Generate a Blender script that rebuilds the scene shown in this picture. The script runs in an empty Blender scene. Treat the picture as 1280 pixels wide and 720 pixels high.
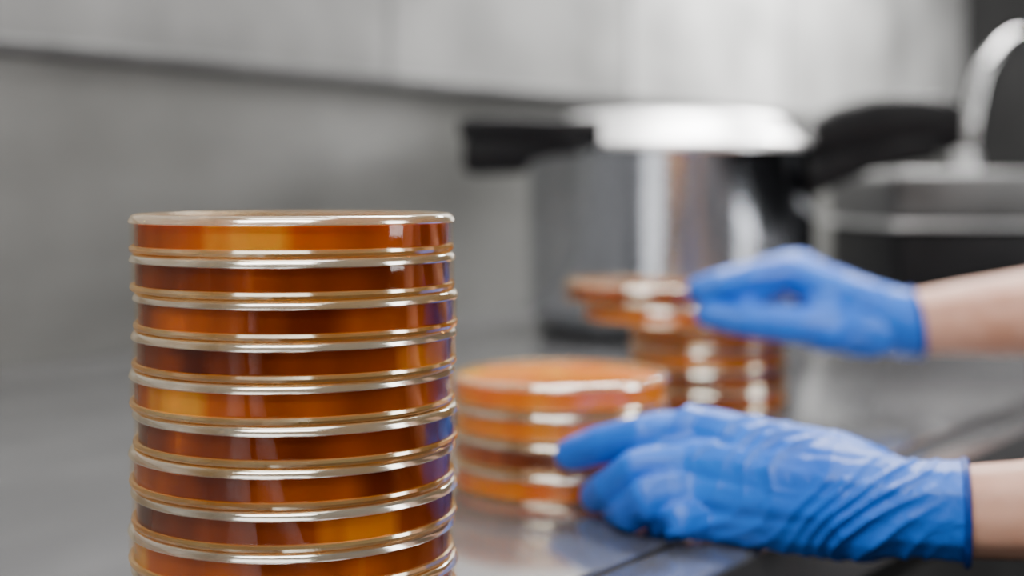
import bpy, bmesh, math, random
from mathutils import Vector, Matrix, noise
random.seed(4)
scene = bpy.context.scene
COL = scene.collection
F = 1778.0      # focal length in px for 50 mm lens on 36 mm sensor
CH = 0.123      # eye height over the worktop (metres)
def S(u, v, d):  # world position of an image pixel, projected out to an estimated depth
    return Vector(((u-640)/F*d, d, CH-(v-235)/F*d))

# ---------------------------------------------------------------- helpers
def link(o): COL.objects.link(o); return o
def mesh_obj(name, me, mat=None, parent=None):
    o = bpy.data.objects.new(name, me); link(o)
    if mat: me.materials.clear(); me.materials.append(mat)
    if parent: o.parent = parent
    return o
def empty(name, loc=(0,0,0), rot=(0,0,0)):
    o = bpy.data.objects.new(name, None); o.empty_display_size = .02
    o.location = loc; o.rotation_euler = rot; return link(o)
def tag(o, label, cat, group=None):
    o["label"] = label; o["category"] = cat
    if group: o["group"] = group
def smooth(me, ang=None):
    for p in me.polygons: p.use_smooth = True
    if ang:
        try: me.set_sharp_from_angle(angle=math.radians(ang))
        except Exception: pass
def lathe(prof, segs=96, closed=True, ang=35, mats=None):
    """prof: (r,z) or (r,z,matindex for the band that starts here)"""
    bm = bmesh.new(); rings = []
    for q in prof:
        r,z=q[0],q[1]
        if r < 1e-6: rings.append([bm.verts.new((0,0,z))])
        else: rings.append([bm.verts.new((r*math.cos(2*math.pi*i/segs), r*math.sin(2*math.pi*i/segs), z)) for i in range(segs)])
    n = len(rings)
    for k in range(n if closed else n-1):
        a, b = rings[k], rings[(k+1) % n]
        mi = prof[k][2] if len(prof[k])>2 else 0
        for i in range(segs):
            j = (i+1) % segs
            if len(a) == 1 and len(b) == 1: break
            if len(a) == 1: f=bm.faces.new((a[0], b[j], b[i]))
            elif len(b) == 1: f=bm.faces.new((a[i], a[j], b[0]))
            else: f=bm.faces.new((a[i], a[j], b[j], b[i]))
            f.material_index=mi
    bmesh.ops.recalc_face_normals(bm, faces=bm.faces)
    me = bpy.data.meshes.new("lathe"); bm.to_mesh(me); bm.free(); smooth(me, ang); return me
def box_me(x0,x1,y0,y1,z0,z1,bev=0.0,seg=3):
    bm = bmesh.new(); bmesh.ops.create_cube(bm, size=1)
    for v in bm.verts:
        v.co = Vector(((x0+x1)/2+v.co.x*(x1-x0),(y0+y1)/2+v.co.y*(y1-y0),(z0+z1)/2+v.co.z*(z1-z0)))
    if bev: bmesh.ops.bevel(bm, geom=bm.edges[:], offset=bev, segments=seg, affect='EDGES', profile=.5)
    me = bpy.data.meshes.new("box"); bm.to_mesh(me); bm.free()
    if bev: smooth(me, 40)
    return me
def sweep_box(name, pts, hw, hh, mat, parent=None, bev=.004):
    bm = bmesh.new(); rings=[]
    n=len(pts)
    for i,p in enumerate(pts):
        a=pts[max(i-1,0)]; b=pts[min(i+1,n-1)]
        t=(b-a); t.z*=0.3; t.normalize()
        s=Vector((0,0,1)).cross(t).normalized(); u=t.cross(s)
        h=hh[i] if isinstance(hh,list) else hh
        ring=[]
        for k in range(16):
            an=2*math.pi*k/16; c,sn=math.cos(an),math.sin(an)
            e=.45
            ring.append(bm.verts.new(p+s*hw*math.copysign(abs(c)**e,c)+u*h*math.copysign(abs(sn)**e,sn)))
        rings.append(ring)
    for i in range(n-1):
        for k in range(16):
            bm.faces.new((rings[i][k],rings[i][(k+1)%16],rings[i+1][(k+1)%16],rings[i+1][k]))
    bm.faces.new(rings[0]); bm.faces.new(rings[-1])
    bmesh.ops.recalc_face_normals(bm, faces=bm.faces)
    me=bpy.data.meshes.new(name); bm.to_mesh(me); bm.free(); smooth(me,50)
    return mesh_obj(name, me, mat, parent)
def tube(name, pts, r, mat, parent=None, res=16):
    cu = bpy.data.curves.new(name, 'CURVE'); cu.dimensions='3D'; cu.bevel_depth=r; cu.bevel_resolution=6
    sp = cu.splines.new('BEZIER'); sp.bezier_points.add(len(pts)-1); sp.resolution_u=res
    for bp,p in zip(sp.bezier_points, pts):
        bp.co=p; bp.handle_left_type='AUTO'; bp.handle_right_type='AUTO'
    cu.use_fill_caps=True
    t = bpy.data.objects.new("tmp", cu); link(t)
    dg = bpy.context.evaluated_depsgraph_get()
    me = bpy.data.meshes.new_from_object(t.evaluated_get(dg)); bpy.data.objects.remove(t)
    smooth(me); return mesh_obj(name, me, mat, parent)

# ---------------------------------------------------------------- materials
def new_mat(name):
    m = bpy.data.materials.new(name); m.use_nodes=True
    nt=m.node_tree; b=nt.nodes["Principled BSDF"]; return m, nt, b
def setp(b, **k):
    names={'color':'Base Color','rough':'Roughness','metal':'Metallic','trans':'Transmission Weight','ior':'IOR','coat':'Coat Weight','coatr':'Coat Roughness','sss':'Subsurface Weight','ssr':'Subsurface Radius','sss_scale':'Subsurface Scale','spec':'Specular IOR Level','aniso':'Anisotropic'}
    for a,v in k.items():
        n=names[a]
        if n in b.inputs:
            if a=='color': v=(*v,1)
            b.inputs[n].default_value=v
def add_noise_color(nt, b, c1, c2, scale, stretch=(1,1,1), detail=4, rot=0, lo=.35, hi=.65, glint=None):
    tc=nt.nodes.new("ShaderNodeTexCoord"); mp=nt.nodes.new("ShaderNodeMapping")
    mp.inputs['Scale'].default_value=stretch; mp.inputs['Rotation'].default_value=(0,0,rot)
    ns=nt.nodes.new("ShaderNodeTexNoise"); ns.inputs['Scale'].default_value=scale; ns.inputs['Detail'].default_value=detail
    cr=nt.nodes.new("ShaderNodeValToRGB"); cr.color_ramp.elements[0].position=lo; cr.color_ramp.elements[1].position=hi
    cr.color_ramp.elements[0].color=(*c1,1); cr.color_ramp.elements[1].color=(*c2,1)
    if glint:
        e=cr.color_ramp.elements.new(hi+.07); e.color=(*glint,1)
    nt.links.new(tc.outputs['Object'],mp.inputs['Vector']); nt.links.new(mp.outputs['Vector'],ns.inputs['Vector'])
    nt.links.new(ns.outputs['Fac'],cr.inputs['Fac']); nt.links.new(cr.outputs['Color'],b.inputs['Base Color'])
    return ns, mp
def bump(nt,b,ns,strength,dist):
    bp=nt.nodes.new("ShaderNodeBump"); bp.inputs['Strength'].default_value=strength; bp.inputs['Distance'].default_value=dist
    nt.links.new(ns.outputs['Fac'],bp.inputs['Height']); nt.links.new(bp.outputs['Normal'],b.inputs['Normal'])

m_steel_top,nt,b = new_mat("worktop_steel"); setp(b,metal=.75,rough=.16)
ns,mp=add_noise_color(nt,b,(.25,.25,.26),(.36,.36,.37),5,(.7,2.5,1),3)
m_splash,nt,b = new_mat("splash_steel"); setp(b,metal=.5,rough=.42)
ns,mp=add_noise_color(nt,b,(.10,.10,.094),(.21,.21,.20),2.6,(1,1,2),5)
m_wall,nt,b = new_mat("wall_panel"); setp(b,rough=.45)
tc=nt.nodes.new("ShaderNodeTexCoord"); br=nt.nodes.new("ShaderNodeTexBrick")
mp=nt.nodes.new("ShaderNodeMapping"); mp.inputs['Rotation'].default_value=(math.pi/2,0,0)
br.inputs['Color1'].default_value=(.24,.24,.235,1); br.inputs['Color2'].default_value=(.46,.46,.455,1); br.inputs['Mortar'].default_value=(.15,.15,.15,1)
br.inputs['Scale'].default_value=1.0; br.inputs['Brick Width'].default_value=.42; br.inputs['Row Height'].default_value=.6; br.inputs['Mortar Size'].default_value=.006; br.offset=0
nz=nt.nodes.new("ShaderNodeTexNoise"); nz.inputs['Scale'].default_value=7; nz.inputs['Detail'].default_value=5
mx=nt.nodes.new("ShaderNodeMix"); mx.data_type='RGBA'; mx.blend_type='MULTIPLY'; mx.inputs[0].default_value=.8
cr=nt.nodes.new("ShaderNodeValToRGB"); cr.color_ramp.elements[0].position=.35; cr.color_ramp.elements[0].color=(.5,.5,.5,1); cr.color_ramp.elements[1].position=.62
nt.links.new(tc.outputs['Object'],nz.inputs['Vector']); nt.links.new(nz.outputs['Fac'],cr.inputs['Fac'])
nt.links.new(tc.outputs['Object'],mp.inputs['Vector']); nt.links.new(mp.outputs['Vector'],br.inputs['Vector'])
nt.links.new(br.outputs['Color'],mx.inputs[6]); nt.links.new(cr.outputs[0],mx.inputs[7]); nt.links.new(mx.outputs[2],b.inputs['Base Color'])
m_dark,nt,b = new_mat("dark_wall"); setp(b,rough=.8,spec=.1); add_noise_color(nt,b,(.012,.012,.012),(.02,.02,.02),5)
m_floor,nt,b = new_mat("floor_tile"); setp(b,rough=.4); add_noise_color(nt,b,(.02,.02,.02),(.03,.03,.03),8)
m_cab,nt,b = new_mat("cabinet_steel"); setp(b,metal=.6,rough=.45); add_noise_color(nt,b,(.04,.04,.04),(.06,.06,.06),10)
m_pot,nt,b = new_mat("pot_steel"); setp(b,metal=1,rough=.11)
add_noise_color(nt,b,(.60,.625,.67),(.70,.725,.77),20,(1,1,30))
m_potlid,nt,b = new_mat("satin_lid_steel"); setp(b,metal=.8,rough=.38)
add_noise_color(nt,b,(.90,.90,.91),(.97,.97,.97),20,(1,1,30))
m_dullsteel,nt,b = new_mat("dull_steel"); setp(b,metal=.8,rough=.35)
add_noise_color(nt,b,(.42,.42,.42),(.52,.52,.52),20)
m_chrome,nt,b = new_mat("chrome"); setp(b,metal=1,rough=.25); add_noise_color(nt,b,(.34,.34,.34),(.42,.42,.42),8)
m_black,nt,b = new_mat("black_plastic"); setp(b,rough=.5,spec=.2); add_noise_color(nt,b,(.002,.002,.003),(.005,.005,.006),40)
m_rim,nt,b = new_mat("shadow_line_trim"); setp(b,rough=.5,metal=.3); add_noise_color(nt,b,(.05,.05,.05),(.08,.08,.08),20)
m_cover,nt,b = new_mat("grey_cover_steel"); setp(b,rough=.45,metal=.4); add_noise_color(nt,b,(.08,.08,.08),(.11,.11,.11),20)
m_skin,nt,b = new_mat("skin"); setp(b,rough=.5,sss=.15,ssr=(1,.35,.2),sss_scale=.004)
ns,mp=add_noise_color(nt,b,(.62,.31,.21),(.72,.40,.29),60); bump(nt,b,ns,.15,.001)
def glove_mat(name,c1,c2):
    m,nt,b = new_mat(name); setp(b,rough=.42,coat=.06,coatr=.3,sss=0,spec=.4)
    add_noise_color(nt,b,c1,c2,25)
    ns2=nt.nodes.new("ShaderNodeTexNoise"); ns2.inputs['Scale'].default_value=85; ns2.inputs['Detail'].default_value=3; ns2.inputs['Distortion'].default_value=.8
    tc2=nt.nodes.new("ShaderNodeTexCoord"); nt.links.new(tc2.outputs['Object'],ns2.inputs['Vector']); bump(nt,b,ns2,.7,.0018)
    return m
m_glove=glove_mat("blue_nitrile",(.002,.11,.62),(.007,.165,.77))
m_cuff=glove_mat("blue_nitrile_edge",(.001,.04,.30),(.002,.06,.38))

def agar_mat(name, c1, c2, glint, tr):
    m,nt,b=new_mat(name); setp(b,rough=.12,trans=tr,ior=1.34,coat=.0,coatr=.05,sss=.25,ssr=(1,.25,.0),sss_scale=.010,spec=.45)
    ns,mp=add_noise_color(nt,b,c1,c2,34,(1,1,.1),2,0,.34,.62,glint); bump(nt,b,ns,.12,.002); return m  # golden glint and glow streaks are put into the colour by noise
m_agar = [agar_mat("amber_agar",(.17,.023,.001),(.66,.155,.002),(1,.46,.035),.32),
          agar_mat("pale_amber_agar",(.92,.20,.0),(1,.36,.0),(1,.56,.03),.12),  # brighter copy; orange glow of the background stacks is put into its colour
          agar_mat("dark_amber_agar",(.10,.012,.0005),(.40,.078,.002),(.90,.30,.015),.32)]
def clear_mat(name, tint, dif, rimcols, gmax=.5, gmin=.05, gr=.07, gcol=(1,1,1)):
    m=bpy.data.materials.new(name); m.use_nodes=True; nt=m.node_tree; nt.nodes.clear()
    out=nt.nodes.new("ShaderNodeOutputMaterial"); tr=nt.nodes.new("ShaderNodeBsdfTransparent"); tr.inputs[0].default_value=(*tint,1)
    gl=nt.nodes.new("ShaderNodeBsdfGlossy"); gl.inputs['Roughness'].default_value=gr; gl.inputs[0].default_value=(*gcol,1)
    tl=nt.nodes.new("ShaderNodeBsdfTranslucent"); df=nt.nodes.new("ShaderNodeBsdfDiffuse")
    ns=nt.nodes.new("ShaderNodeTexNoise"); ns.inputs['Scale'].default_value=30
    tc=nt.nodes.new("ShaderNodeTexCoord"); nt.links.new(tc.outputs['Object'],ns.inputs['Vector'])
    cr=nt.nodes.new("ShaderNodeValToRGB"); cr.color_ramp.elements[0].position=.35; cr.color_ramp.elements[1].position=.65
    cr.color_ramp.elements[0].color=(*rimcols[0],1); cr.color_ramp.elements[1].color=(*rimcols[1],1)
    nt.links.new(ns.outputs['Fac'],cr.inputs['Fac'])
    nt.links.new(cr.outputs[0],tl.inputs[0]); nt.links.new(cr.outputs[0],df.inputs[0])
    m1=nt.nodes.new("ShaderNodeMixShader"); m1.inputs[0].default_value=.5; nt.links.new(tl.outputs[0],m1.inputs[1]); nt.links.new(df.outputs[0],m1.inputs[2])
    m2=nt.nodes.new("ShaderNodeMixShader"); m2.inputs[0].default_value=dif; nt.links.new(tr.outputs[0],m2.inputs[1]); nt.links.new(m1.outputs[0],m2.inputs[2])
    lw=nt.nodes.new("ShaderNodeLayerWeight"); lw.inputs[0].default_value=.5
    pw=nt.nodes.new("ShaderNodeMath"); pw.operation='POWER'; pw.inputs[1].default_value=4.5; nt.links.new(lw.outputs['Facing'],pw.inputs[0])
    mu=nt.nodes.new("ShaderNodeMath"); mu.operation='MULTIPLY_ADD'; mu.inputs[1].default_value=gmax; mu.inputs[2].default_value=gmin; nt.links.new(pw.outputs[0],mu.inputs[0])
    m3=nt.nodes.new("ShaderNodeMixShader"); nt.links.new(mu.outputs[0],m3.inputs[0]); nt.links.new(m2.outputs[0],m3.inputs[1]); nt.links.new(gl.outputs[0],m3.inputs[2])
    nt.links.new(m3.outputs[0],out.inputs[0]); return m
m_clear=clear_mat("clear_plastic",(1,.975,.94),.0,((1,.8,.6),(1,.9,.8)),.12,.03,.06)
m_ring=clear_mat("backlit_plastic_shoulder",(1,.80,.48),.34,((1,.62,.22),(1,.92,.70)),.3,.45,.14,(1,.97,.88))  # cream-gold glow of the backlit gap is put into the shoulder colour
m_foot=clear_mat("backlit_plastic_foot",(1,.62,.20),.42,((1,.42,.05),(1,.74,.30)),.4,.36,.12,(1,.92,.72))  # backlight through the clear plastic is put into this gold colour

# ---------------------------------------------------------------- setting
P0=Vector((-.35,.972,0)); T=Vector((.593,.805,0)).normalized(); N=Vector((.805,-.593,0)).normalized()
ang=math.atan2(T.y,T.x)
def frame(o): o.location=P0; o.rotation_euler=(0,0,ang); return o
def struct(name, me, mat):
    o=frame(mesh_obj(name,me,mat)); o["kind"]="structure"; return o
struct("wall_back", box_me(-2.5,2.0,.016,.12,-.9,1.7), m_wall)
struct("trim_1", box_me(-2.5,2.0,0,.016,.0,.214), m_splash)
struct("trim_2", box_me(-2.5,2.0,-.010,.016,.2145,.226,.003), m_rim)  # dark colour stands in for the shadow and gap line along the top lip
struct("wall_right", box_me(2.0,2.1,-2.6,.12,-.9,1.7), m_dark)
struct("floor", box_me(-2.5,2.0,-2.6,.016,-1.0,-.9), m_floor)

W=.640; SM=.610
wt=empty("worktop"); frame(wt); tag(wt,"long brushed stainless steel worktop with a dark seam along its edge","worktop")
mesh_obj("panel",box_me(-1.5,1.98,-(SM-.0013),-.001,-.03,0,.0012),m_steel_top,wt)
mesh_obj("edge_strip",box_me(-1.5,1.98,-W,-(SM+.0015),-.030,0,.003),m_steel_top,wt)
mesh_obj("seam",box_me(-1.5,1.98,-(SM+.0014),-(SM-.0012),-.03,-.002),m_black,wt)
cab=empty("base_cabinet"); frame(cab); tag(cab,"dark steel base cabinet under the worktop","cabinet")
mesh_obj("body",box_me(-1.5,1.98,-(W-.05),-.002,-.9,-.0305),m_cab,cab)
for i in range(4):
    d=mesh_obj("door",box_me(-1.0+i*.7,-.32+i*.7,-(W-.03),-(W-.0498),-.85,-.06,.002),m_cab,cab)
    mesh_obj("handle",box_me(-.45+i*.7,-.43+i*.7,-(W-.015),-(W-.0298),-.3,-.15,.002),m_chrome,d)

# ---------------------------------------------------------------- petri dishes
PITCH=.0105
prof_base=[(0,.0003),(.040,.0003),(.0405,0,2),(.0440,0,2),(.0447,.0003,2),(.0450,.0011,2),(.0448,.0019,2),(.0441,.0021),(.0441,.0088),(.0439,.0090),(.0437,.0088),(.0437,.0018),(.0432,.0012),(0,.0012)]
prof_lid=[(0,.0104),(.0425,.0104,1),(.0436,.0105,1),(.0444,.0101,1),(.0449,.0093,1),(.0452,.0084,1),(.0450,.0081),(.0449,.0079),(.0449,.0026),(.0448,.0024),(.0445,.0025),(.0444,.0081),(.0442,.0094),(0,.0094)]
prof_agar=[(0,.0013),(.0430,.0013),(.0435,.0016),(.0435,.0078),(.0433,.0081),(.042,.0079),(0,.0078)]
me_base=lathe(prof_base,128,True,30); me_lid=lathe(prof_lid,128,True,40)
for me in (me_base,me_lid): me.materials.append(m_clear); me.materials.append(m_ring); me.materials.append(m_foot)
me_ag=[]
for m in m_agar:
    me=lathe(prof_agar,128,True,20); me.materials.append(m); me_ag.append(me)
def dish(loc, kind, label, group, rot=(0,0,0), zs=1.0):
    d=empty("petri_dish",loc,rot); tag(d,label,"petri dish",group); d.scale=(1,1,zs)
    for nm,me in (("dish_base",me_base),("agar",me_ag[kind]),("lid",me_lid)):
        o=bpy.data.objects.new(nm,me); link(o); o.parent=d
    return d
c1=S(370,270,.400)
kinds=[2,0,0,2,0,2,0,2,0,2,0]
PP=PITCH+.00004
for i in range(11):
    j=[0,.0004,-.0006,.0002,-.0004,.0006,-.0005,.0001,.0005,-.0003,-.0006][i]
    dish((c1.x+j,c1.y+random.uniform(-.0004,.0004),i*PP),kinds[i],
         ["clear petri dish filled with amber agar in the tall stack","clear petri dish filled with pale golden agar in the tall stack","clear petri dish with dark amber agar in the tall stack"][kinds[i]],
         "tall stack of petri dishes",(math.radians([0,.15,-.1,.2,-.15,.1,.2,-.2,.1,-.15,.1][i])*0.5,0,i*1.7+.4))
for i in range(4):
    dish((.0207+random.uniform(-.001,.001),.593,i*(PP*1.11)),[1,0,1,1][i],"clear petri dish of orange agar in short stack beside gloved hand","short stack of petri dishes",(0,0,i),1.11)
for i in range(4):
    dish((.112+random.uniform(-.001,.001),.82,i*(PP*1.08)),[0,0,1,1][i],"clear petri dish of amber agar in pile under the lifted dishes","pile of petri dishes under the hand",(0,0,i),1.08)
dish((.0850,.800,.0485),1,"golden agar petri dish lifted just above the pile by gloved fingers","lifted petri dishes",(0,math.radians(1.5),0))
dish((.0745,.800,.0596),0,"brownish petri dish held between gloved thumb and index finger","lifted petri dishes",(0,math.radians(1.5),0))

# ---------------------------------------------------------------- hands
def organic(name, chains, voxel=.0011, smooth_it=6, cut=None, wrinkle=None):
    bm=bmesh.new()
    for ch in chains:
        for (a,ra),(b2,rb) in zip(ch[:-1],ch[1:]):
            L=(b2-a).length; n=max(2,int(L/(min(ra,rb)*.18)))
            for k in range(n+1):
                t=k/n; p=a.lerp(b2,t); r=ra+(rb-ra)*t
                bmesh.ops.create_icosphere(bm,subdivisions=2,radius=r,matrix=Matrix.Translation(p))
    me=bpy.data.meshes.new(name); bm.to_mesh(me); bm.free()
    t=bpy.data.objects.new("tmp",me); link(t)
    md=t.modifiers.new("r",'REMESH'); md.mode='VOXEL'; md.voxel_size=voxel
    ms=t.modifiers.new("s",'SMOOTH'); ms.factor=.5; ms.iterations=smooth_it
    dg=bpy.context.evaluated_depsgraph_get()
    out=bpy.data.meshes.new_from_object(t.evaluated_get(dg)); bpy.data.objects.remove(t)
    if wrinkle:
        nrm=[v.normal.copy() for v in out.vertices]
        for v,nn in zip(out.vertices,nrm):
            v.co += nn*wrinkle(v.co)
    for v in out.vertices:          # soft glove flattens where it rests on the worktop
        if v.co.z<.0004: v.co.z=.0004+(v.co.z-.0004)*.02
    if cut:
        bm=bmesh.new(); bm.from_mesh(out)
        bmesh.ops.bisect_plane(bm,geom=bm.verts[:]+bm.edges[:]+bm.faces[:],plane_co=cut[0],plane_no=cut[1],clear_outer=True)
        bm.to_mesh(out); bm.free()
    smooth(out); out.name=name
    return out
def C(*pts): return [(S(u,v,d),r) for (u,v,d,r) in pts]
def wr(origin, axis, lo, hi, amp):
    ax=axis.normalized()
    def f(co):
        d=(co-origin).dot(ax)
        w=max(0,min(1,(d-lo)/.015))*max(0,min(1,(hi-d)/.02))
        nz=noise.noise(co*38); nz2=noise.noise(co*30+Vector((3,1,7))); nz3=noise.noise(co*17+Vector((9,4,2)))
        s=math.sin(d*270+co.z*200+nz*4+nz3*9)
        s=-(abs(s)**.6)+.6
        near=.5+.5*min(1,max(0,(d+.01)/.03))
        return (amp*near*w*s*max(.3,.55+1.6*nz2)+.0007*nz3+.0003*nz)
    return f
idx=C((880,538,.515,.0098),(803,545,.518,.0080),(752,555,.527,.0076),(713,568,.539,.0066))
mid=C((868,579,.505,.0096),(794,586,.506,.0074),(764,607,.516,.0069),(744,620,.534,.0062))
rng=C((870,615,.500,.0092),(810,624,.495,.0071),(786,640,.507,.0066),(772,636,.524,.0060))
pky=C((890,646,.495,.0083),(852,652,.489,.0064),(834,653,.501,.0060),(822,642,.515,.0056))
thb=C((1080,608,.478,.0145),(1040,592,.492,.0145),(960,565,.522,.0120),(900,552,.550,.0098),(860,548,.576,.0078))
pal=[C((1130,636,.464,.0164),(1060,608,.474,.0148),(985,580,.488,.0125),(880,538,.515,.0098)),
     C((1130,636,.464,.0164),(1060,620,.470,.0148),(985,602,.482,.0128),(868,579,.505,.0096)),
     C((1130,637,.464,.0164),(1060,638,.468,.0148),(985,628,.480,.0125),(870,615,.500,.0092)),
     C((1130,638,.464,.0162),(1060,650,.468,.0138),(985,650,.480,.0115),(890,646,.495,.0083)),
     C((912,545,.517,.008),(902,580,.510,.0085),(904,615,.505,.0085),(915,645,.499,.007)),
     C((960,565,.522,.011),(950,575,.505,.010),(980,600,.495,.010)),
     C((1130,636,.464,.0164),(1200,640,.4585,.0170),(1260,641,.456,.0174))]
w1=S(1130,636,.464); a1=(S(880,580,.505)-w1)
cutp=S(1207,640,.458); cutn=(S(1260,641,.456)-S(1130,636,.464)).normalized()
glove_l=organic("glove",[idx,mid,rng,pky,thb]+pal,voxel=.00085,smooth_it=4,cut=(cutp,cutn),wrinkle=wr(w1,a1,-.018,.10,.0026))
idx2=C((978,341,.770,.0098),(930,347,.752,.0082),(898,355,.746,.0076),(874,362,.7475,.0068))
mid2=C((985,340,.780,.0100),(952,358,.764,.0082),(925,374,.756,.0072),(903,378,.7555,.0064))
rng2=C((1000,335,.800,.0104),(960,340,.815,.0090),(935,355,.835,.0078),(915,362,.850,.0066))
pky2=C((1018,350,.818,.0090),(988,362,.836,.0076),(963,375,.850,.0068),(948,384,.860,.0060))
thb2=C((1090,412,.785,.0150),(1050,412,.772,.0134),(990,406,.755,.0106),(930,400,.744,.0090),(886,393,.7455,.0074))
pal2=[C((1130,405,.790,.0190),(1080,385,.785,.0150),(1035,365,.778,.0125),(978,341,.770,.0098)),
      C((1130,405,.790,.0185),(1080,382,.795,.0150),(1035,358,.792,.0125),(985,336,.785,.0104)),
      C((1130,405,.795,.0185),(1085,388,.803,.0145),(1040,366,.803,.0120),(1000,335,.800,.0104)),
      C((1130,405,.795,.0180),(1090,395,.808,.0135),(1050,378,.812,.0110),(1018,350,.818,.0090)),
      C((1035,402,.767,.010),(1025,382,.770,.010),(1015,362,.775,.010)),
      C((1130,405,.790,.0190),(1180,398,.790,.0205),(1210,394,.790,.021))]
w2=S(1130,405,.79); a2=S(985,345,.775)-w2
glove_r=organic("glove",[idx2,mid2,rng2,pky2,thb2]+pal2,voxel=.001,smooth_it=4,cut=(S(1143,404,.79),(S(1210,394,.79)-w2).normalized()),wrinkle=wr(w2,a2,-.01,.07,.0024))
arms=[C((1110,636,.466,.0132),(1200,640,.459,.0154),(1290,638,.455,.0166),(1500,624,.440,.023),(1900,600,.430,.036),(2120,590,.43,.038)),
      C((1110,402,.790,.0155),(1145,403,.790,.0178),(1200,398,.790,.0205),(1290,391,.790,.0245),(1500,375,.79,.035),(1700,360,.79,.039))]
def V(x,y,z): return Vector((x,y,z))
arms[0]=arms[0][:-2]+[(V(.345,.42,.05),.036),(V(.40,.42,.20),.042),(V(.45,.43,.30),.048)]
arms[1]=arms[1][:-1]+[(V(.49,.78,.09),.036),(V(.56,.76,.22),.042),(V(.60,.72,.30),.048)]
person=mesh_obj("person",organic("person",arms,voxel=.002,smooth_it=5),m_skin)
tag(person,"person with bare forearms in blue gloves stacking petri dishes","person")
g1=mesh_obj("glove",glove_l,m_glove,person); g1["label"]="blue nitrile glove steadying the short stack"
g2=mesh_obj("glove",glove_r,m_glove,person); g2["label"]="blue nitrile glove pinching the lifted dishes"
def bead(cp,cn,r,minor):
    bm=bmesh.new(); me=bpy.data.meshes.new("glove_cuff"); segs=64; rs=[]
    q=cn.to_track_quat('Z','Y')
    for i in range(segs):
        a=2*math.pi*i/segs; ring=[]
        rr=r*(1+.02*math.sin(3*a+1))
        for k in range(12):
            b2=2*math.pi*k/12
            ring.append(bm.verts.new(cp+q@Vector(((rr+minor*math.cos(b2))*math.cos(a),(rr+minor*math.cos(b2))*math.sin(a),minor*1.3*math.sin(b2)))))
        rs.append(ring)
    for i in range(segs):
        for k in range(12):
            bm.faces.new((rs[i][k],rs[(i+1)%segs][k],rs[(i+1)%segs][(k+1)%12],rs[i][(k+1)%12]))
    for v in bm.verts:
        if v.co.z<.0003: v.co.z=.0003
    bm.to_mesh(me); bm.free(); smooth(me); return me
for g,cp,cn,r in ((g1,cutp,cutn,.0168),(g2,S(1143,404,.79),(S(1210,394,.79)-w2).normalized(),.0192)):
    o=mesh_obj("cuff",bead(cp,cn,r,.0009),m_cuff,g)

# ---------------------------------------------------------------- pressure cooker
K=1.136
pc=S(838,235,1.10*K); px,py=pc.x,pc.y
pot=empty("pressure_cooker",(px,py,0)); tag(pot,"large stainless steel pressure cooker with black handles on the worktop","pressure cooker")
mesh_obj("body",lathe([(0,.002),(.109,.002),(.118,.006),(.1232,.015),(.125,.024),(.125,.1515),(.126,.1535),(.126,.156),(.124,.156),(.1215,.152),(.1215,.02),(.114,.012),(0,.012)],128,True,40),m_pot,pot)
mesh_obj("foot",lathe([(0,0),(.113,0),(.115,.002),(.115,.0035),(0,.0035)],96,True,30),m_black,pot)
lid=mesh_obj("lid",lathe([(0,.189),(.034,.1888),(.074,.1875),(.092,.185),(.100,.180),(.106,.172),(.114,.164),(.1262,.1595),(.1262,.1563),(0,.1563)],128,True,80),m_potlid,pot)
def L(u,v,d): return S(u,v,d*K)-Vector((px,py,0))
sweep_box("lid_handle",[L(742,166,1.01),L(700,164,1.0),L(640,160,.99),L(585,160,.985),L(574,162,.985)],.015,[.012,.011,.0097,.0097,.007],m_black,pot)
sweep_box("body_handle",[L(725,184,1.0),L(690,184,1.0),L(660,188,.995),L(652,193,.995),L(590,195,.985),L(579,194,.985)],.014,[.006,.0075,.0095,.0155,.0155,.011],m_black,pot)
sweep_box("lid_handle",[L(1010,176,1.04),L(1040,164,1.04),L(1085,156,1.04),L(1140,154,1.04),L(1186,158,1.03),L(1196,160,1.03)],.020,[.014,.020,.0235,.0235,.0225,.018],m_black,pot)
sweep_box("body_handle",[L(1008,226,1.04),L(1025,217,1.04),L(1055,205,1.04),L(1090,195,1.04),L(1170,184,1.03)],.016,[.015,.016,.015,.013,.011],m_black,pot)

# ---------------------------------------------------------------- grey unit standing in for the sink area, by the pot
ap=empty("sink_stand_in",(.440,1.33,0),(0,0,math.radians(6))); tag(ap,"grey steel unit with black front standing in for the sink area behind the gloved hand","sink stand-in")
mesh_obj("body",box_me(-.118,.19,-.09,.09,.006,.088,.006),m_black,ap)
mesh_obj("tray_rim",box_me(-.124,.20,-.10,.10,.0885,.0925,.0018),m_dullsteel,ap)
mesh_obj("cover",box_me(-.120,.10,-.090,.09,.0930,.138,.010,5),m_cover,ap)
for x in (-.09,.165):
    for y in (-.08,.07):
        o=mesh_obj("foot",box_me(x-.01,x+.01,y-.01,y+.01,0,.0065,.002),m_black,ap)
# faucet
fb=V(.70,1.68,0)
fa=empty("faucet",fb); tag(fa,"chrome gooseneck faucet arching down behind the grey sink stand-in","faucet")
mesh_obj("base",lathe([(0,0),(.028,0),(.028,.006),(.020,.012),(.018,.02),(.018,.10),(.014,.11),(0,.11)],48,True,40),m_chrome,fa)
tube("spout",[V(0,0,.10),V(.0,0,.22),S(1330,66,1.62)-fb,S(1285,44,1.60)-fb,S(1240,74,1.58)-fb,S(1218,140,1.57)-fb,S(1211,200,1.57)-fb],.0085,m_chrome,fa)
nz_=mesh_obj("nozzle",lathe([(0,0),(.0130,0),(.0140,.002),(.0140,.034),(.012,.038),(0,.038)],48,True,40),m_dullsteel,fa); nz_.location=S(1208,232,1.57)-fb
tube("lever",[V(0,-.015,.08),V(.012,-.05,.10),V(.02,-.09,.12)],.006,m_chrome,fa)

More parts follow.
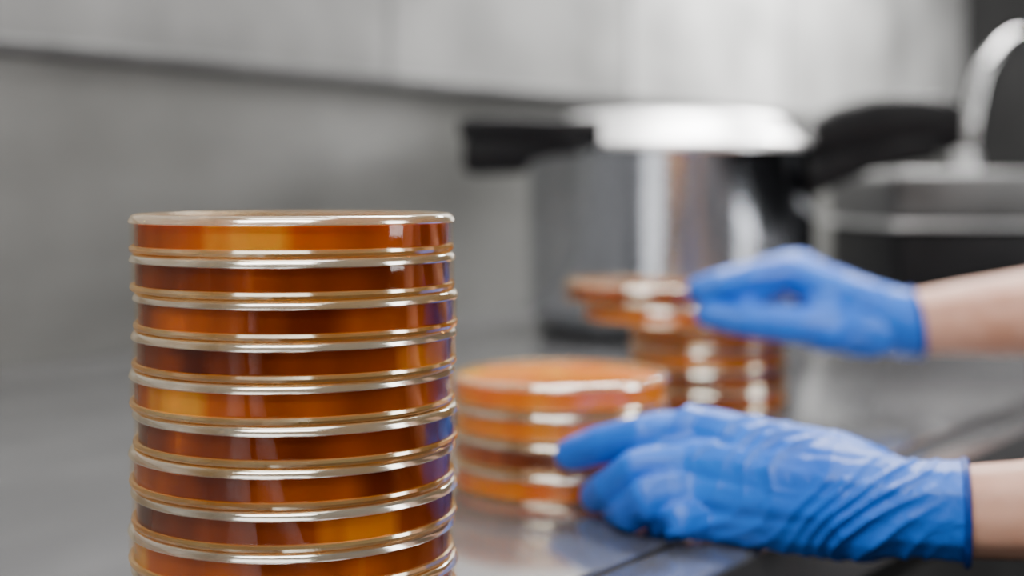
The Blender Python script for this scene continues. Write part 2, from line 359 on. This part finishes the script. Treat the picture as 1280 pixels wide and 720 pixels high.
# ---------------------------------------------------------------- light
def area(name,loc,target,sx,sy,power,col=(1,1,1)):
    l=bpy.data.lights.new(name,'AREA'); l.shape='RECTANGLE'; l.size=sx; l.size_y=sy; l.energy=power; l.color=col
    o=bpy.data.objects.new(name,l); link(o); o.location=loc
    o.rotation_euler=(Vector(target)-Vector(loc)).to_track_quat('-Z','Y').to_euler(); return o
area("overhead_light",(.30,1.40,1.30),(.1,.9,0),.7,.35,40,(1,.98,.96))
area("overhead_light",(-.05,.20,1.25),(-.05,.40,0),.7,.35,7,(1,.98,.95))  # added overhead source, placed to whiten the dish shoulders
area("stack_fill",(-.13,-.02,.62),(-.15,.38,.05),.50,.16,5.2,(1,.98,.94))  # added source, no lamp there; brightens the rims of the front stack
area("window_light",(-.25,-1.1,.80),(0,.6,.05),1.5,.25,7,(1,.99,.97))
area("side_softbox",(1.35,.35,.55),(.2,1.0,.08),.42,.8,15,(1,1,1))  # added unseen softbox for the bright streak on the pot
pw_=P0+T*1.20+N*.28
area("wall_lamp",(pw_.x,pw_.y,.70),tuple(P0+T*1.25+Vector((0,0,.28))),.35,.10,26,(1,.99,.97))
w=bpy.data.worlds.new("world"); scene.world=w; w.use_nodes=True
nt=w.node_tree; bg=nt.nodes["Background"]
tc=nt.nodes.new("ShaderNodeTexCoord"); sep=nt.nodes.new("ShaderNodeSeparateXYZ"); cr=nt.nodes.new("ShaderNodeValToRGB")
mr=nt.nodes.new("ShaderNodeMapRange"); mr.inputs[1].default_value=-1; mr.inputs[2].default_value=1
cr.color_ramp.elements[0].position=.45; cr.color_ramp.elements[0].color=(.03,.03,.033,1)
cr.color_ramp.elements[1].position=.75; cr.color_ramp.elements[1].color=(.75,.76,.78,1)
nt.links.new(tc.outputs['Generated'],sep.inputs[0]); nt.links.new(sep.outputs['Z'],mr.inputs[0]); nt.links.new(mr.outputs[0],cr.inputs[0]); nt.links.new(cr.outputs[0],bg.inputs[0])
bg.inputs[1].default_value=.13

# ---------------------------------------------------------------- camera
cam=bpy.data.cameras.new("camera"); co=bpy.data.objects.new("camera",cam); link(co)
co.location=(0,0,CH); co.rotation_euler=(math.radians(90),0,0)
cam.lens=50; cam.sensor_width=36; cam.shift_y=-125/1280; cam.clip_start=.01
cam.dof.use_dof=True; cam.dof.focus_distance=.370; cam.dof.aperture_fstop=5.8
scene.camera=co
